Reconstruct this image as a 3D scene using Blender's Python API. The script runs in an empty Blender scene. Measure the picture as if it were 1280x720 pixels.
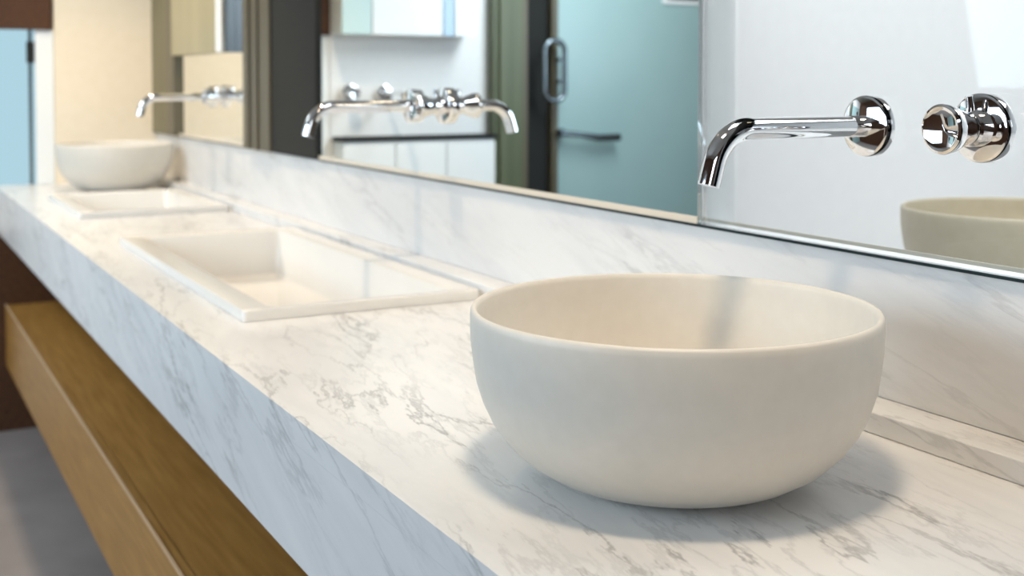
import bpy, bmesh, math
from mathutils import Vector, Matrix
C = bpy.context.scene.collection
R = math.radians

# ---------------------------------------------------------------- camera
CZ = 1.255                     # camera height; camera stands at x = y = 0
F = 1500.0
PITCH = 2.0
cd = bpy.data.cameras.new('camera'); cam = bpy.data.objects.new('camera', cd); C.objects.link(cam)
cd.sensor_width = 36; cd.lens = F / 1280 * 36
cam.location = (0, 0, CZ)
cam.rotation_euler = (R(90 - PITCH), 0, R(61.54))
cd.shift_y = -(258 - F * math.tan(R(PITCH))) / 1280
cd.dof.use_dof = True; cd.dof.focus_distance = 1.16; cd.dof.aperture_fstop = 5.6
cd.clip_start = 0.02
bpy.context.scene.camera = cam

# ---------------------------------------------------------------- world, lights, exposure
W = bpy.data.worlds.new('world'); bpy.context.scene.world = W; W.use_nodes = True
bgn = W.node_tree.nodes['Background']
bgn.inputs[0].default_value = (0.72, 0.87, 1.0, 1); bgn.inputs[1].default_value = 0.6
vs = bpy.context.scene.view_settings
vs.view_transform = 'Standard'; vs.look = 'None'; vs.gamma = 1; vs.use_curve_mapping = False
vs.exposure = 0.30

def area(name, loc, target, sx, sy, power, col):
    l = bpy.data.lights.new(name, 'AREA'); l.shape = 'RECTANGLE'; l.size = sx; l.size_y = sy
    l.energy = power; l.color = col
    o = bpy.data.objects.new(name, l); C.objects.link(o); o.location = loc
    d = Vector(target) - Vector(loc); o.rotation_euler = d.to_track_quat('-Z', 'Y').to_euler()
    return o
def spot(name, loc, target, power, col, angle, rad, blend=.5):
    l = bpy.data.lights.new(name, 'SPOT'); l.energy = power; l.color = col
    l.spot_size = R(angle); l.spot_blend = blend; l.shadow_soft_size = rad
    o = bpy.data.objects.new(name, l); C.objects.link(o); o.location = loc
    d = Vector(target) - Vector(loc); o.rotation_euler = d.to_track_quat('-Z', 'Y').to_euler()
    return o
area('near_fill_light', (1.9, -0.75, 1.85), (-0.9, 0.6, 0.9), 1.0, 1.0, 15, (0.86, 0.93, 1.0))  # added fill for the front of the bowl, no window there
WARM = (1.0, 0.79, 0.55)
DOWNLIGHTS = [(-0.62, 0.38), (-2.35, 0.55), (-3.95, 0.55)]
area('daylight', (-1.9, -1.80, 1.45), (-1.9, 0.6, 0.9), 2.8, 1.3, 68, (0.68, 0.85, 1.0))
area('far_wall_fill', (-3.9, -0.75, 2.5), (-4.8, -0.6, 1.1), 0.5, 1.6, 42, (0.86, 0.95, 1.0))  # added fill to whiten the mirrored far wall, no fixture
spot('downlight_beam', (DOWNLIGHTS[0][0], DOWNLIGHTS[0][1], 2.52), (-0.95, 0.72, 0.9), 52, WARM, 84, .11, .6)
spot('downlight_beam', (DOWNLIGHTS[1][0], DOWNLIGHTS[1][1], 2.52), (-2.35, 0.72, 0.9), 42, WARM, 90, .05, .6)
spot('downlight_beam', (DOWNLIGHTS[2][0], DOWNLIGHTS[2][1], 2.52), (-3.95, 0.75, 0.9), 62, WARM, 96, .05, .6)
area('back_room_fill', (-0.8, 1.55, 2.5), (-1.2, 1.9, 0), 1.6, 0.8, 26, (0.92, 0.96, 1.0))  # added fill to keep the space behind the glass bright white

# ---------------------------------------------------------------- materials
def mat(name, col, rough=.5, metal=0.0, **kw):
    m = bpy.data.materials.new(name); m.use_nodes = True
    b = m.node_tree.nodes['Principled BSDF']
    b.inputs['Base Color'].default_value = (*col, 1); b.inputs['Roughness'].default_value = rough
    b.inputs['Metallic'].default_value = metal
    for k, v in kw.items(): b.inputs[k.replace('_', ' ')].default_value = v
    return m
def nd(m, t, **kw):
    n = m.node_tree.nodes.new(t)
    for k, v in kw.items(): setattr(n, k, v)
    return n
def lk(m, a, b): m.node_tree.links.new(a, b)
def ramp(m, pts):
    r = nd(m, 'ShaderNodeValToRGB'); e = r.color_ramp.elements
    e[0].position, e[0].color = pts[0][0], (*pts[0][1], 1)
    e[1].position, e[1].color = pts[-1][0], (*pts[-1][1], 1)
    for p, c in pts[1:-1]:
        x = e.new(p); x.color = (*c, 1)
    return r
def speckle(m, scale, a, b, stretch=(1, 1, 1), bump=0.0):
    bs = m.node_tree.nodes['Principled BSDF']
    tc = nd(m, 'ShaderNodeTexCoord'); mp = nd(m, 'ShaderNodeMapping'); mp.inputs['Scale'].default_value = stretch
    n = nd(m, 'ShaderNodeTexNoise'); n.inputs['Scale'].default_value = scale; n.inputs['Detail'].default_value = 6
    lk(m, tc.outputs['Object'], mp.inputs[0]); lk(m, mp.outputs[0], n.inputs['Vector'])
    r = ramp(m, [(.3, a), (.7, b)]); lk(m, n.outputs[0], r.inputs[0]); lk(m, r.outputs[0], bs.inputs['Base Color'])
    if bump:
        bu = nd(m, 'ShaderNodeBump'); bu.inputs['Strength'].default_value = bump; bu.inputs['Distance'].default_value = .001
        lk(m, n.outputs[0], bu.inputs['Height']); lk(m, bu.outputs[0], bs.inputs['Normal'])
    return m
def marble(name='white_marble', k1=.7, k2=.46):
    m = mat(name, (.8, .79, .77), .28)
    bs = m.node_tree.nodes['Principled BSDF']
    tc = nd(m, 'ShaderNodeTexCoord'); st = nd(m, 'ShaderNodeCombineXYZ')
    d = Vector((.95, -.13, -.27)).normalized(); e1 = d.cross(Vector((0, 0, 1))).normalized(); e2 = d.cross(e1)
    for k, (ax, sc) in enumerate(((d, .55), (e1, 8.5), (e2, 7.5))):
        dp = nd(m, 'ShaderNodeVectorMath', operation='DOT_PRODUCT'); lk(m, tc.outputs['Object'], dp.inputs[0])
        dp.inputs[1].default_value = ax * sc; lk(m, dp.outputs['Value'], st.inputs[k])
    def vein(scale, off, lo, hi, dist, detail=8):
        v = nd(m, 'ShaderNodeVectorMath', operation='ADD'); v.inputs[1].default_value = off; lk(m, st.outputs[0], v.inputs[0])
        n = nd(m, 'ShaderNodeTexNoise'); n.inputs['Scale'].default_value = scale; n.inputs['Detail'].default_value = detail
        n.inputs['Roughness'].default_value = .62; n.inputs['Distortion'].default_value = dist
        lk(m, v.outputs[0], n.inputs['Vector'])
        s = nd(m, 'ShaderNodeMath', operation='SUBTRACT'); s.inputs[1].default_value = .5; lk(m, n.outputs[0], s.inputs[0])
        a = nd(m, 'ShaderNodeMath', operation='ABSOLUTE'); lk(m, s.outputs[0], a.inputs[0])
        r = nd(m, 'ShaderNodeMapRange'); r.inputs['From Min'].default_value = lo; r.inputs['From Max'].default_value = hi
        r.inputs['To Min'].default_value = 1; r.inputs['To Max'].default_value = 0; lk(m, a.outputs[0], r.inputs['Value'])
        return r.outputs[0]
    mask = nd(m, 'ShaderNodeTexNoise'); mask.inputs['Scale'].default_value = 1.1; mask.inputs['Detail'].default_value = 3
    lk(m, st.outputs[0], mask.inputs['Vector'])
    mr = nd(m, 'ShaderNodeMapRange'); mr.inputs['From Min'].default_value = .36; mr.inputs['From Max'].default_value = .62
    lk(m, mask.outputs[0], mr.inputs['Value'])
    v1 = vein(1.0, (0, 0, 0), 0, .016, .15); v2 = vein(2.3, (7, 3, 1), 0, .03, .15); v3 = vein(.7, (3, 9, 5), 0, .13, .4, 5)
    def mul(a, b):
        x = nd(m, 'ShaderNodeMath', operation='MULTIPLY'); lk(m, a, x.inputs[0])
        if isinstance(b, float): x.inputs[1].default_value = b
        else: lk(m, b, x.inputs[1])
        return x.outputs[0]
    def mx(base, fac, col):
        x = nd(m, 'ShaderNodeMixRGB'); lk(m, fac, x.inputs[0]); x.inputs[2].default_value = (*col, 1)
        if isinstance(base, tuple): x.inputs[1].default_value = (*base, 1)
        else: lk(m, base, x.inputs[1])
        return x.outputs[0]
    c = mx((.77, .76, .745), mul(v3, .28), (.52, .53, .55))
    c = mx(c, mul(mul(v2, mr.outputs[0]), k2), (.42, .42, .42))
    c = mx(c, mul(mul(v1, mr.outputs[0]), k1), (.20, .195, .19))
    lk(m, c, bs.inputs['Base Color'])
    return m
def wood(name, a, b, rough=.45):
    m = mat(name, a, rough); return speckle(m, 9, a, b, (.6, 9, 9))
M = {
 'marble': marble(),
 'soft_marble': marble('pale_marble', .3, .15),
 'oak': wood('oak', (.30, .14, .025), (.44, .225, .055)),
 'oak_highlight': wood('oak_highlight', (.62, .42, .24), (.72, .50, .30)),
 'walnut': wood('walnut', (.055, .02, .008), (.10, .04, .014)),
 'ceramic': speckle(mat('matt_ceramic', (.74, .70, .64), .45), 60, (.69, .645, .57), (.72, .675, .60)),
 'beige': speckle(mat('beige_ceramic', (.5, .44, .33), .45), 60, (.47, .41, .30), (.50, .44, .33)),
 'glaze': speckle(mat('glazed_ceramic', (.76, .73, .69), .2), 8, (.75, .72, .675), (.77, .745, .70)),
 'chrome': mat('chrome', (.86, .86, .87), .04, 1.0),
 'mirror': mat('mirror_silver', (.90, .93, .92), .0, 1.0),
 'dark': mat('dark_channel', (.015, .03, .035), .3, .5),
 'cream_strip': mat('cream_bevel_reflection', (.75, .66, .54), .2),  # cream tint paints in the reflection along the bevel
 'white_wall': speckle(mat('white_paint', (.8, .8, .8), .6), 40, (.79, .79, .79), (.82, .82, .82)),
 'cream_wall': speckle(mat('cream_paint', (.78, .66, .48), .6), 30, (.82, .72, .56), (.85, .75, .60)),
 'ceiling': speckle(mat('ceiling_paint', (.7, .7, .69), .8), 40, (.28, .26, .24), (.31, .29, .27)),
 'floor': speckle(mat('grey_floor', (.2, .18, .18), .6), 5, (.21, .185, .175), (.26, .23, .22)),
 'olive': speckle(mat('olive_frame', (.10, .115, .06), .4), 3, (.085, .10, .05), (.12, .13, .07), (6, 6, .3)),
 'bronze': speckle(mat('bronze_panel', (.10, .085, .05), .4), 3, (.085, .07, .045), (.13, .11, .065), (6, 6, .3)),
 'khaki': speckle(mat('khaki_panel', (.36, .32, .19), .35), 3, (.33, .29, .17), (.40, .35, .21), (4, 4, .5)),
 'dark_khaki': speckle(mat('dark_khaki_panel', (.17, .15, .08), .5), 3, (.15, .13, .07), (.19, .165, .09), (4, 4, .5)),
 'black': mat('near_black_panel', (.009, .010, .009), .85),
 'teal': speckle(mat('frosted_teal_glass', (.33, .47, .47), .3), 2, (.31, .45, .45), (.35, .49, .49)),
 'pale_teal': mat('pale_teal_glass', (.55, .70, .70), .25),
 'white_gloss': mat('white_lacquer', (.86, .88, .88), .2),
 'gunmetal': mat('gunmetal', (.20, .23, .25), .25, 1.0),
 'lens': None,
}
def emis(name, col, s):
    m = bpy.data.materials.new(name); m.use_nodes = True; nt = m.node_tree; nt.nodes.clear()
    e = nt.nodes.new('ShaderNodeEmission'); e.inputs[0].default_value = (*col, 1); e.inputs[1].default_value = s
    o = nt.nodes.new('ShaderNodeOutputMaterial'); nt.links.new(e.outputs[0], o.inputs[0]); return m
M['lens'] = emis('lamp_lens', (1, .82, .6), 6)
M['daylit'] = emis('daylit_frosted_glass', (.36, .54, .62), 1.0)
def clear():
    m = bpy.data.materials.new('clear_glass'); m.use_nodes = True; nt = m.node_tree; nt.nodes.clear()
    t = nt.nodes.new('ShaderNodeBsdfTransparent'); t.inputs[0].default_value = (.975, .985, .98, 1)
    g = nt.nodes.new('ShaderNodeBsdfGlossy'); g.inputs['Roughness'].default_value = 0
    fr = nt.nodes.new('ShaderNodeFresnel'); fr.inputs[0].default_value = 1.25
    mx = nt.nodes.new('ShaderNodeMixShader'); o = nt.nodes.new('ShaderNodeOutputMaterial')
    nt.links.new(fr.outputs[0], mx.inputs[0]); nt.links.new(t.outputs[0], mx.inputs[1]); nt.links.new(g.outputs[0], mx.inputs[2])
    nt.links.new(mx.outputs[0], o.inputs[0]); return m
M['clear'] = clear()

# ---------------------------------------------------------------- mesh helpers
def box(bm, x0, x1, y0, y1, z0, z1):
    v = [bm.verts.new(p) for p in ((x0,y0,z0),(x1,y0,z0),(x1,y1,z0),(x0,y1,z0),(x0,y0,z1),(x1,y0,z1),(x1,y1,z1),(x0,y1,z1))]
    for f in ((0,3,2,1),(4,5,6,7),(0,1,5,4),(1,2,6,5),(2,3,7,6),(3,0,4,7)): bm.faces.new([v[i] for i in f])
def obj(name, bm, m, parent=None, bevel=0, smooth=False, seg=2):
    bmesh.ops.recalc_face_normals(bm, faces=bm.faces)
    me = bpy.data.meshes.new(name); bm.to_mesh(me); bm.free()
    o = bpy.data.objects.new(name, me); C.objects.link(o); me.materials.append(M[m])
    if parent: o.parent = parent
    if smooth:
        for p in me.polygons: p.use_smooth = True
    if bevel:
        b = o.modifiers.new('bevel', 'BEVEL'); b.width = bevel; b.segments = seg; b.limit_method = 'ANGLE'; b.angle_limit = R(40)
    return o
def boxes(name, lst, m, parent=None, bevel=0):
    bm = bmesh.new()
    for b in lst: box(bm, *b)
    return obj(name, bm, m, parent, bevel)
def tag(o, label, cat, group=None, kind=None):
    o['label'] = label; o['category'] = cat
    if group: o['group'] = group
    if kind: o['kind'] = kind
    return o
def struct(o): o['kind'] = 'structure'; return o
def thing(name, loc, label, cat, group=None):
    o = bpy.data.objects.new(name, None); C.objects.link(o); o.location = loc; o.empty_display_size = .05
    return tag(o, label, cat, group)
def lathe(bm, prof, n=96, mtx=None):
    rings = []
    for r, z in prof:
        if r < 1e-6: ring = [bm.verts.new((0, 0, z))]
        else: ring = [bm.verts.new((r*math.cos(2*math.pi*k/n), r*math.sin(2*math.pi*k/n), z)) for k in range(n)]
        if mtx:
            for v in ring: v.co = mtx @ v.co
        rings.append(ring)
    for a, b in zip(rings, rings[1:]):
        for k in range(n):
            k2 = (k+1) % n
            if len(a) == 1 and len(b) > 1: bm.faces.new([a[0], b[k], b[k2]])
            elif len(b) == 1 and len(a) > 1: bm.faces.new([a[k], a[k2], b[0]])
            elif len(a) > 1: bm.faces.new([a[k], a[k2], b[k2], b[k]])
def tube(bm, pts, r, n=24, closed=False):
    P = [Vector(p) for p in pts]; rings = []; up = None; N = len(P)
    for i, p in enumerate(P):
        if closed: t = (P[(i+1) % N] - P[i-1]).normalized()
        else: t = ((P[min(i+1, N-1)] - P[max(i-1, 0)])).normalized()
        if up is None: up = t.orthogonal().normalized()
        up = (up - t*up.dot(t)).normalized(); s = t.cross(up)
        rr = r[i] if isinstance(r, (list, tuple)) else r
        rings.append([bm.verts.new(p + (up*math.cos(2*math.pi*k/n) + s*math.sin(2*math.pi*k/n))*rr) for k in range(n)])
    prs = list(zip(rings, rings[1:])) + ([(rings[-1], rings[0])] if closed else [])
    for a, b in prs:
        for k in range(n): bm.faces.new([a[k], a[(k+1) % n], b[(k+1) % n], b[k]])
    if not closed: bm.faces.new(rings[0][::-1]); bm.faces.new(rings[-1])
def autosmooth(o, ang=35):
    me = o.data
    for p in me.polygons: p.use_smooth = True
    bm = bmesh.new(); bm.from_mesh(me)
    for e in bm.edges:
        if len(e.link_faces) == 2 and e.calc_face_angle(0) > R(ang): e.smooth = False
    bm.to_mesh(me); bm.free()
def copy_tree(o, parent=None):
    c = o.copy(); C.objects.link(c)
    if parent: c.parent = parent
    for ch in list(o.children): copy_tree(ch, c)
    return c
def rrect(x0, x1, y0, y1, r, z, n=6):
    out = []
    for cx, cy, a0 in ((x1-r, y1-r, 0), (x0+r, y1-r, 90), (x0+r, y0+r, 180), (x1-r, y0+r, 270)):
        for k in range(n+1):
            a = R(a0 + 90*k/n); out.append(Vector((cx + r*math.cos(a), cy + r*math.sin(a), z)))
    return out
def loops(bm, ls, cap_last=True):
    vs_ = [[bm.verts.new(p) for p in l] for l in ls]; n = len(vs_[0])
    for a, b in zip(vs_, vs_[1:]):
        for k in range(n): bm.faces.new([a[k], a[(k+1) % n], b[(k+1) % n], b[k]])
    if cap_last: bm.faces.new(vs_[-1])

# ---------------------------------------------------------------- setting
TOP = .87                 # counter top
WY = 1.02                 # face of the tap wall
YF = .4306                # counter front
LEDY = .965               # front of the low back ledge
LEDZ = TOP + .024
MZ = CZ - .197            # lower edge of mirror
XE = -4.8                 # end wall
XR = .9                   # near end of the counter, out of frame
XG = -1.335               # joint between mirror and clear glass
YO = -1.85                # opposite wall
CEIL = 2.6
struct(boxes('floor', [(XE-.3, 2.5, YO-.1, 2.6, -.05, 0)], 'floor'))
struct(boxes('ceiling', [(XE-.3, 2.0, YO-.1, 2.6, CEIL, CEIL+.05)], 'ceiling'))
struct(boxes('wall_right', [(XE, XG, WY+.0035, WY+.06, 0, CEIL)], 'white_wall'))
struct(boxes('wall_low', [(XG, 2.0, WY+.0035, WY+.06, 0, MZ-.004)], 'white_wall'))
struct(boxes('wall_back', [(-1.9, 2.0, 2.5, 2.6, 0, CEIL)], 'white_wall'))
struct(boxes('wall_side', [(-2.0, -1.9, WY+.0605, 2.6, 0, CEIL)], 'white_wall'))
struct(boxes('wall_left', [(XE-.1, 2.0, YO-.1, YO, 0, CEIL)], 'walnut'))
struct(boxes('wall_near', [(2.0, 2.1, YO-.1, WY+.06, 0, CEIL)], 'walnut'))  # unseen wall, added dark so the chrome reflects less light
WIN_Z = CZ + .194
struct(boxes('wall_end', [(XE-.1, XE, .64, WY+.003, 0, CEIL)], 'cream_wall'))
struct(boxes('wall_far', [(XE-.1, XE, YO, .30, 0, CEIL), (XE-.1, XE, .30, .64, 0, TOP-.03)], 'white_wall'))
struct(boxes('trim_1', [(XE-.1, XE+.01, .30, .632, WIN_Z, CEIL)], 'walnut', None, .004))
w = struct(boxes('window_1', [(XE-.06, XE-.005, .575, .638, TOP-.03, WIN_Z), (XE-.06, XE-.005, .302, .33, TOP-.03, WIN_Z)], 'white_gloss'))
boxes('window_pane', [(XE-.05, XE-.04, .33, .575, TOP-.03, WIN_Z)], 'daylit', w)
boxes('window_gasket', [(XE-.04, XE-.025, .553, .565, TOP-.02, WIN_Z)], 'gunmetal', w)
boxes('window_catch', [(XE-.025, XE-.005, .545, .572, CZ+.07, CZ+.15)], 'black', w, .003)

# ---------------------------------------------------------------- vanity counter
SX = [(-2.93, -1.88), (-4.17, -3.52)]; SY = (.530, .955)
def ctop():
    bm = bmesh.new(); m_ = .02; x = XR
    for (a, b) in SX:
        box(bm, b-m_, x, YF, WY, TOP-.03, TOP)
        box(bm, a+m_, b-m_, YF, SY[0]+m_, TOP-.03, TOP)
        box(bm, a+m_, b-m_, SY[1]-m_, WY, TOP-.03, TOP)
        x = a+m_
    box(bm, XE, x, YF, WY, TOP-.03, TOP)
    return bm
ct = obj('marble_countertop', ctop(), 'marble')
tag(ct, 'long white marble vanity worktop with grey veins and deep front apron', 'countertop')
boxes('apron', [(XE, XR, YF, YF+.02, TOP-.1675, TOP-.0302)], 'marble', ct)
boxes('apron_soffit', [(XE, XR, YF+.02, YF+.06, TOP-.1675, TOP-.145)], 'marble', ct)
boxes('back_ledge', [(XE, XR, LEDY, WY, TOP+.0002, LEDZ)], 'marble', ct, .0015)
bs_ = boxes('marble_backsplash', [(XE, XR, WY-.012+.012, WY+.003, LEDZ+.0003, MZ-.004)], 'soft_marble')
tag(bs_, 'white marble backsplash strip between worktop ledge and mirror edge', 'backsplash')

def sink(x0, x1, label):
    y0, y1 = SY
    t = thing('rectangular_basin', ((x0+x1)/2, (y0+y1)/2, TOP), label, 'sink', 'rectangular inset basins')
    hx, hy = (x1-x0)/2, (y1-y0)/2; bm = bmesh.new()
    L = []
    L.append(rrect(-hx+.03, hx-.03, -hy+.03, hy-.03, .01, -.12))
    L.append(rrect(-hx+.03, hx-.03, -hy+.03, hy-.03, .01, -.002))
    L.append(rrect(-hx, hx, -hy, hy, .008, .0005))
    L.append(rrect(-hx, hx, -hy, hy, .008, .015))
    L.append(rrect(-hx+.002, hx-.002, -hy+.002, hy-.002, .008, .018))
    i = .048; j = .018
    L.append(rrect(-hx+i, hx-j, -hy+i, hy-i, .012, .018))
    L.append(rrect(-hx+i+.003, hx-j-.003, -hy+i+.003, hy-i-.003, .012, .015))
    L.append(rrect(-hx+i+.010, hx-j-.010, -hy+i+.008, hy-i-.008, .014, -.088))
    L.append(rrect(-hx+i+.025, hx-j-.025, -hy+i+.02, hy-i-.02, .014, -.098))
    loops(bm, L); o = obj('bowl', bm, 'glaze', t); autosmooth(o, 50)
    bm = bmesh.new(); lathe(bm, [(0, .004), (.018, .004), (.022, .002), (.022, 0)], 32)
    d = obj('drain', bm, 'chrome', t); d.location = (0, 0, -.0985); autosmooth(d)
    return t
sink(*SX[0], 'rectangular white inset basin with raised rim, next to the big round bowl')
sink(*SX[1], 'rectangular white inset basin further off, beside the far round bowl')

# ---------------------------------------------------------------- round vessel bowls
BH = .167
def vessel():
    t = thing('vessel_bowl', (-.950, .694, TOP), 'large cream round vessel bowl standing on near end of marble worktop', 'sink', 'round vessel bowls')
    out = [(0, .004), (.060, .004), (.068, 0), (.085, .0008), (.105, .0045), (.129, .0115), (.150, .0245), (.167, .041), (.1795, .058),
           (.1885, .077), (.1945, .096), (.1975, .115), (.1998, .133), (.2005, .148), (.2005, .159), (.2, .164), (.1985, .1665)]
    inn = [(.1965, .1670), (.1945, .1655), (.1935, .161), (.1935, .148), (.192, .132), (.188, .110), (.179, .084), (.164, .060),
           (.142, .039), (.110, .024), (.07, .016), (.03, .0135), (0, .013)]
    bm = bmesh.new(); lathe(bm, [(q*.99, z) for q, z in out + inn], 128); obj('bowl', bm, 'ceramic', t, smooth=True)
    bm = bmesh.new(); lathe(bm, [(0, .006), (.016, .0055), (.021, .004), (.022, 0)], 32)
    d = obj('drain', bm, 'chrome', t, smooth=True); d.location = (0, 0, .0132)
    return t
v0 = vessel()
v1 = copy_tree(v0); v1.location = (-4.42, .79, TOP); v1['label'] = 'blurred round vessel bowl at the far end of worktop, by the cream wall'
v2 = copy_tree(v0); v2.location = (-1.40, 1.76, TOP); v2['label'] = 'beige round bowl seen cut off at right edge, below the tap knob'

for ch in v2.children:
    if ch.name.startswith('bowl'): ch.data = ch.data.copy(); ch.data.materials[0] = M['beige']
# ---------------------------------------------------------------- taps
def tap():
    t = thing('wall_tap', (0, 0, 0), '', 'tap', 'chrome wall mounted taps')
    # origin at the spout plate centre on the wall face, -y into the room, +x towards the knob
    pts = [(0, -.002, 0), (0, -.03, 0), (0, -.10, 0), (0, -.170, 0)]
    r = .05; A = 74
    for k in range(1, 15):
        a = R(A*k/14); pts.append((0, -.178 - r*math.sin(a), -r*(1-math.cos(a))))
    a = R(A); e = pts[-1]
    pts.append((0, e[1]-.010*math.cos(a), e[2]-.010*math.sin(a))); pts.append((0, e[1]-.024*math.cos(a), e[2]-.024*math.sin(a)))
    bm = bmesh.new(); tube(bm, pts, .0122, 32); o = obj('spout', bm, 'chrome', t); autosmooth(o)
    ry = Matrix.Rotation(R(90), 4, 'X')       # lathe axis +z -> -y
    bm = bmesh.new(); lathe(bm, [(0, .013), (.032, .013), (.0345, .0115), (.035, .010), (.035, 0), (0, 0)], 64, ry)
    o = obj('wall_plate', bm, 'chrome', t); autosmooth(o)
    K = Matrix.Translation((.159, 0, .003)) @ ry
    bm = bmesh.new(); lathe(bm, [(0, .012), (.033, .012), (.0355, .0105), (.036, .009), (.036, 0), (0, 0)], 64, K)
    kp = obj('knob_plate', bm, 'chrome', t); autosmooth(kp)
    bm = bmesh.new(); lathe(bm, [(0, .012), (.019, .012), (.019, .026), (.0165, .028), (.0165, .036), (0, .036)], 48, K)
    o = obj('stem', bm, 'chrome', t); autosmooth(o)
    bm = bmesh.new(); lathe(bm, [(0, .030), (.0165, .030), (.0172, .035), (.020, .043), (.0242, .055), (.0258, .063), (.0252, .0655), (.0225, .0668), (.019, .065), (0, .064)], 48, K)
    o = obj('knob', bm, 'chrome', t); autosmooth(o, 30)
    bm = bmesh.new(); tube(bm, [(.159, -.024, .020), (.159, -.024, .026), (.159, -.026, .036)], [.005, .0045, .004], 16)
    o = obj('lever_pin', bm, 'chrome', t); autosmooth(o)
    return t
TZ = CZ - .0506
t0 = tap(); t0.location = (-1.010, WY-.0042, TZ); t0['label'] = 'chrome wall tap nearest the camera, sharp, above the big cream bowl'
t1 = copy_tree(t0); t1.location = (-2.303, WY-.0042, TZ); t1['label'] = 'chrome wall tap in the middle, on the mirror above the nearer rectangular basin'
t2 = copy_tree(t0); t2.location = (-3.95, WY-.0042, TZ); t2['label'] = 'small blurred chrome wall tap furthest left on the mirror'
bm = bmesh.new(); lathe(bm, [(0, 0), (.022, 0), (.022, .008), (.018, .010), (.018, .015), (.014, .018), (0, .018)], 48, Matrix.Translation((.159, .0085, .003)) @ Matrix.Rotation(R(-90), 4, 'X'))
o = obj('rear_nut', bm, 'chrome', t0); autosmooth(o)

# ---------------------------------------------------------------- mirrors and glass above the backsplash
def mirror_panel(x0, x1, label):
    t = boxes('wall_mirror', [(x0, x1, WY-.004, WY+.0025, MZ, 2.3)], 'mirror')
    tag(t, label, 'mirror', 'mirror panels above the backsplash')
    boxes('bottom_channel', [(x0, x1, WY-.0065, WY+.0025, MZ-.0035, MZ-.0001)], 'dark', t)
    boxes('bevel_strip', [(x0, x1, WY-.0050, WY-.0041, MZ+.0001, MZ+.010)], 'cream_strip', t)
    return t
mirror_panel(-2.90, XG, 'wide frameless mirror reflecting a teal door, behind the middle chrome tap')
mirror_panel(-4.42, -3.53, 'narrow mirror at the far left behind the smallest tap')
g = boxes('glass_panel', [(XG+.001, XR, WY-.004, WY+.004, MZ, 2.3)], 'clear')
tag(g, 'frameless glass panel behind the nearest chrome tap with a beige bowl seen in it', 'glass panel')
boxes('bottom_channel', [(XG+.001, XR, WY-.0065, WY+.0025, MZ-.0035, MZ-.0001)], 'dark', g)
boxes('glass_edge_strip', [(XG+.001, XR, WY+.0045, WY+.0060, MZ+.004, MZ+.0085)], 'cream_strip', g)
# panels between the mirrors
p = boxes('divider_panel', [(-3.53, -3.27, WY-.02, WY+.0025, MZ, 2.3)], 'bronze', None, .002)
tag(p, 'dark bronze divider panel between the two mirrors, behind the middle spout tip', 'panel', 'dark wall panels beside the mirrors')
boxes('black_inset', [(-3.27, -2.90, WY-.012, WY+.0025, MZ, 2.3)], 'black', p)
boxes('fluting', [(-3.47, -3.455, WY-.026, WY-.02, MZ, 2.3), (-3.39, -3.37, WY-.026, WY-.02, MZ, 2.3)], 'bronze', p, .002)
p = boxes('divider_panel', [(XE, -4.53, WY-.02, WY+.0025, MZ, 2.3)], 'dark_khaki', None, .002)
tag(p, 'khaki panel with dark edge at far left end of the mirror wall, beside cream wall', 'panel', 'dark wall panels beside the mirrors')
boxes('dark_edge', [(-4.53, -4.42, WY-.022, WY+.0025, MZ, 2.3)], 'bronze', p)
p = boxes('mirror_cabinet', [(-4.40, -3.78, WY-.035, WY-.0045, CZ+.093, 1.9)], 'khaki', None, .002)
tag(p, 'khaki fronted slim cabinet hung on the mirror above the furthest tap', 'cabinet')
boxes('side_trim', [(-3.78, -3.70, WY-.035, WY-.0045, CZ+.093, 1.9)], 'white_gloss', p)
boxes('edge_trim', [(-3.70, -3.665, WY-.037, WY-.0045, CZ+.090, 1.9)], 'gunmetal', p)

# ---------------------------------------------------------------- oak shelf under the counter
SF = .44; SZ = CZ - .80
sh = thing('oak_shelf_unit', (-2, .7, SZ), 'long oak shelf with deep front board running under the marble worktop', 'shelf')
def rel(lst): return [(a+2, b+2, c-.7, d-.7, e-SZ, f-SZ) for a, b, c, d, e, f in lst]
boxes('shelf_board', rel([(-4.62, XR, SF+.022, WY-.001, SZ-.03, SZ)]), 'oak', sh)
boxes('front_board', rel([(-4.62, XR, SF, SF+.022, CZ-1.017, SZ+.002)]), 'oak', sh, .002)
boxes('edge_highlight', rel([(-4.62, XR, SF-.0015, SF+.004, SZ+.0022, SZ+.0045)]), 'oak_highlight', sh)  # thin lighter strip paints the highlight along the shelf's front top edge
boxes('base_board', rel([(-4.62, XR, SF+.022, WY-.001, CZ-1.017, CZ-.995)]), 'oak', sh)
boxes('end_panel', rel([(XE+.001, -4.62, .30, WY-.001, 0.0, TOP-.168)]), 'walnut', sh, .002)

# ---------------------------------------------------------------- what the mirror shows: far wall of the room
XF = XE
cab = thing('low_cabinet', (XF+.2, -.06, 0), 'white low cabinet with thin black top edge, reflected behind the middle tap', 'cabinet')
def rl(l, ox, oy): return [(a-ox, b-ox, c-oy, d-oy, e, f) for a, b, c, d, e, f in l]
CT = CZ - .232
boxes('body', rl([(XF+.002, XF+.10, -.428, .285, .0, CT-.02)], XF+.2, -.06), 'white_gloss', cab, .002)
boxes('black_top', rl([(XF+.002, XF+.115, -.435, .292, CT-.018, CT)], XF+.2, -.06), 'black', cab, .002)
for k in range(3):
    y = -.424 + k*.238
    boxes('door', rl([(XF+.101, XF+.112, y, y+.232, .08, CT-.03)], XF+.2, -.06), 'white_gloss', cab, .002)
mc = thing('wall_cabinet', (XF+.1, 0, CZ+.2), 'pale wall cabinet with teal glass door, reflected at the top above the middle tap', 'cabinet')
def rz(l): return [(a-XF-.1, b-XF-.1, c, d, e-CZ-.2, f-CZ-.2) for a, b, c, d, e, f in l]
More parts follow.
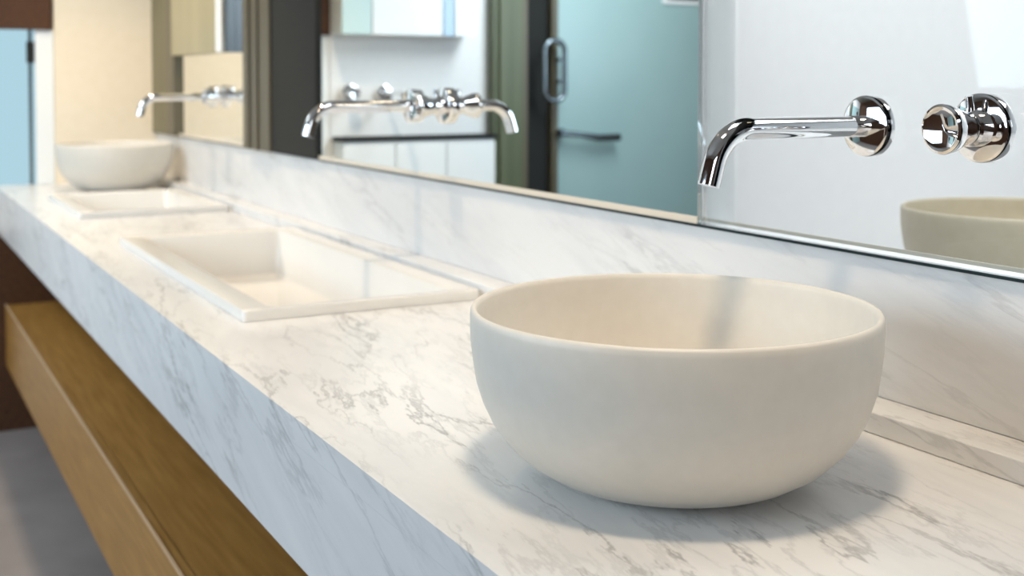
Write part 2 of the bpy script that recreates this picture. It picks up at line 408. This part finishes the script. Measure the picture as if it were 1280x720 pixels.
boxes('carcass', rz([(XF+.002, XF+.12, -.325, .295, CZ+.20, 1.95)]), 'white_gloss', mc, .002)
boxes('teal_door', rz([(XF+.121, XF+.135, .165, .295, CZ+.195, 1.95)]), 'pale_teal', mc, .002)
boxes('white_door', rz([(XF+.121, XF+.135, -.16, .16, CZ+.195, 1.95)]), 'white_gloss', mc, .002)
boxes('dark_strip', rz([(XF+.121, XF+.133, -.215, -.165, CZ+.195, 1.95)]), 'gunmetal', mc)
boxes('narrow_door', rz([(XF+.121, XF+.135, -.325, -.22, CZ+.195, 1.95)]), 'white_gloss', mc, .002)
# teal door with its frame
d = struct(boxes('door_1', [(XF+.004, XF+.03, -1.78, -.755, .01, 2.15)], 'teal', None, .003))
boxes('door_frame', [(XF+.002, XF+.06, -.595, -.445, 0, 2.3), (XF+.06, XF+.075, -.53, -.47, 0, 2.3)], 'olive', d, .003)
boxes('door_jamb', [(XF+.002, XF+.045, -.628, -.596, 0, 2.3), (XF+.002, XF+.05, -.785, -.752, 0, 2.3)], 'bronze', d, .003)
boxes('dark_gap', [(XF+.0015, XF+.01, -.752, -.628, 0, 2.3)], 'black', d)
bm = bmesh.new(); L = rrect(-.052, .052, -.135, .135, .045, 0, 8)
tube(bm, [(XF+.10, -.735+p.x, CZ+.050+p.y) for p in L], .013, 16, True)
tube(bm, [(XF+.02, -.735-.04, CZ+.10), (XF+.10, -.735-.04, CZ+.10)], .009, 12)
tube(bm, [(XF+.02, -.735-.04, CZ-.0), (XF+.10, -.735-.04, CZ-.0)], .009, 12)
h = obj('pull_handle', bm, 'gunmetal', d); autosmooth(h)
bm = bmesh.new()
tube(bm, [(XF+.08, -.78, CZ-.235), (XF+.09, -.88, CZ-.245), (XF+.085, -.98, CZ-.262), (XF+.08, -1.10, CZ-.262)], [.014, .012, .017, .018], 16)
tube(bm, [(XF+.02, -.79, CZ-.235), (XF+.08, -.79, CZ-.235)], .02, 16)
h = obj('latch_lever', bm, 'gunmetal', d); autosmooth(h)
nt_ = boxes('notice_frame', [(XF+.0305, XF+.04, -1.66, -1.38, CZ+.375, CZ+.70)], 'white_gloss', d, .002)
boxes('notice_panel', [(XF+.0405, XF+.043, -1.64, -1.40, CZ+.395, CZ+.68)], 'gunmetal', nt_)
t3 = copy_tree(t1); t3.location = (XF+.0135, .06, TZ); t3.rotation_euler = (0, 0, R(90))
t3['label'] = 'tiny reflected chrome tap on the opposite white wall, behind the middle tap'

# ---------------------------------------------------------------- beyond the clear glass
bc = boxes('rear_worktop', [(-1.899, 1.6, 1.40, 2.499, TOP-.04, TOP)], 'marble', None, .002)
tag(bc, 'rear marble worktop beyond the glass, carrying the beige bowl cut off at right', 'countertop')
boxes('support_panel', [(-1.899, 1.6, 1.55, 2.499, 0, TOP-.0405)], 'white_gloss', bc)

# ---------------------------------------------------------------- ceiling lamps
for i, (x, y) in enumerate(DOWNLIGHTS):
    t = thing('ceiling_downlight', (x, y, CEIL-.03), ['ceiling downlight over the big cream bowl', 'ceiling downlight over the nearer rectangular basin', 'ceiling downlight over the far rectangular basin'][i], 'lamp', 'ceiling downlights')
    bm = bmesh.new(); lathe(bm, [(.045, .02), (.045, .0), (.06, -.004), (.062, 0), (.062, .03), (.045, .03), (.045, .02)], 48)
    o = obj('trim_ring', bm, 'white_gloss', t); autosmooth(o)
    bm = bmesh.new(); lathe(bm, [(0, .024), (.044, .024), (.044, .028), (0, .028)], 32)
    obj('lens', bm, 'lens', t)
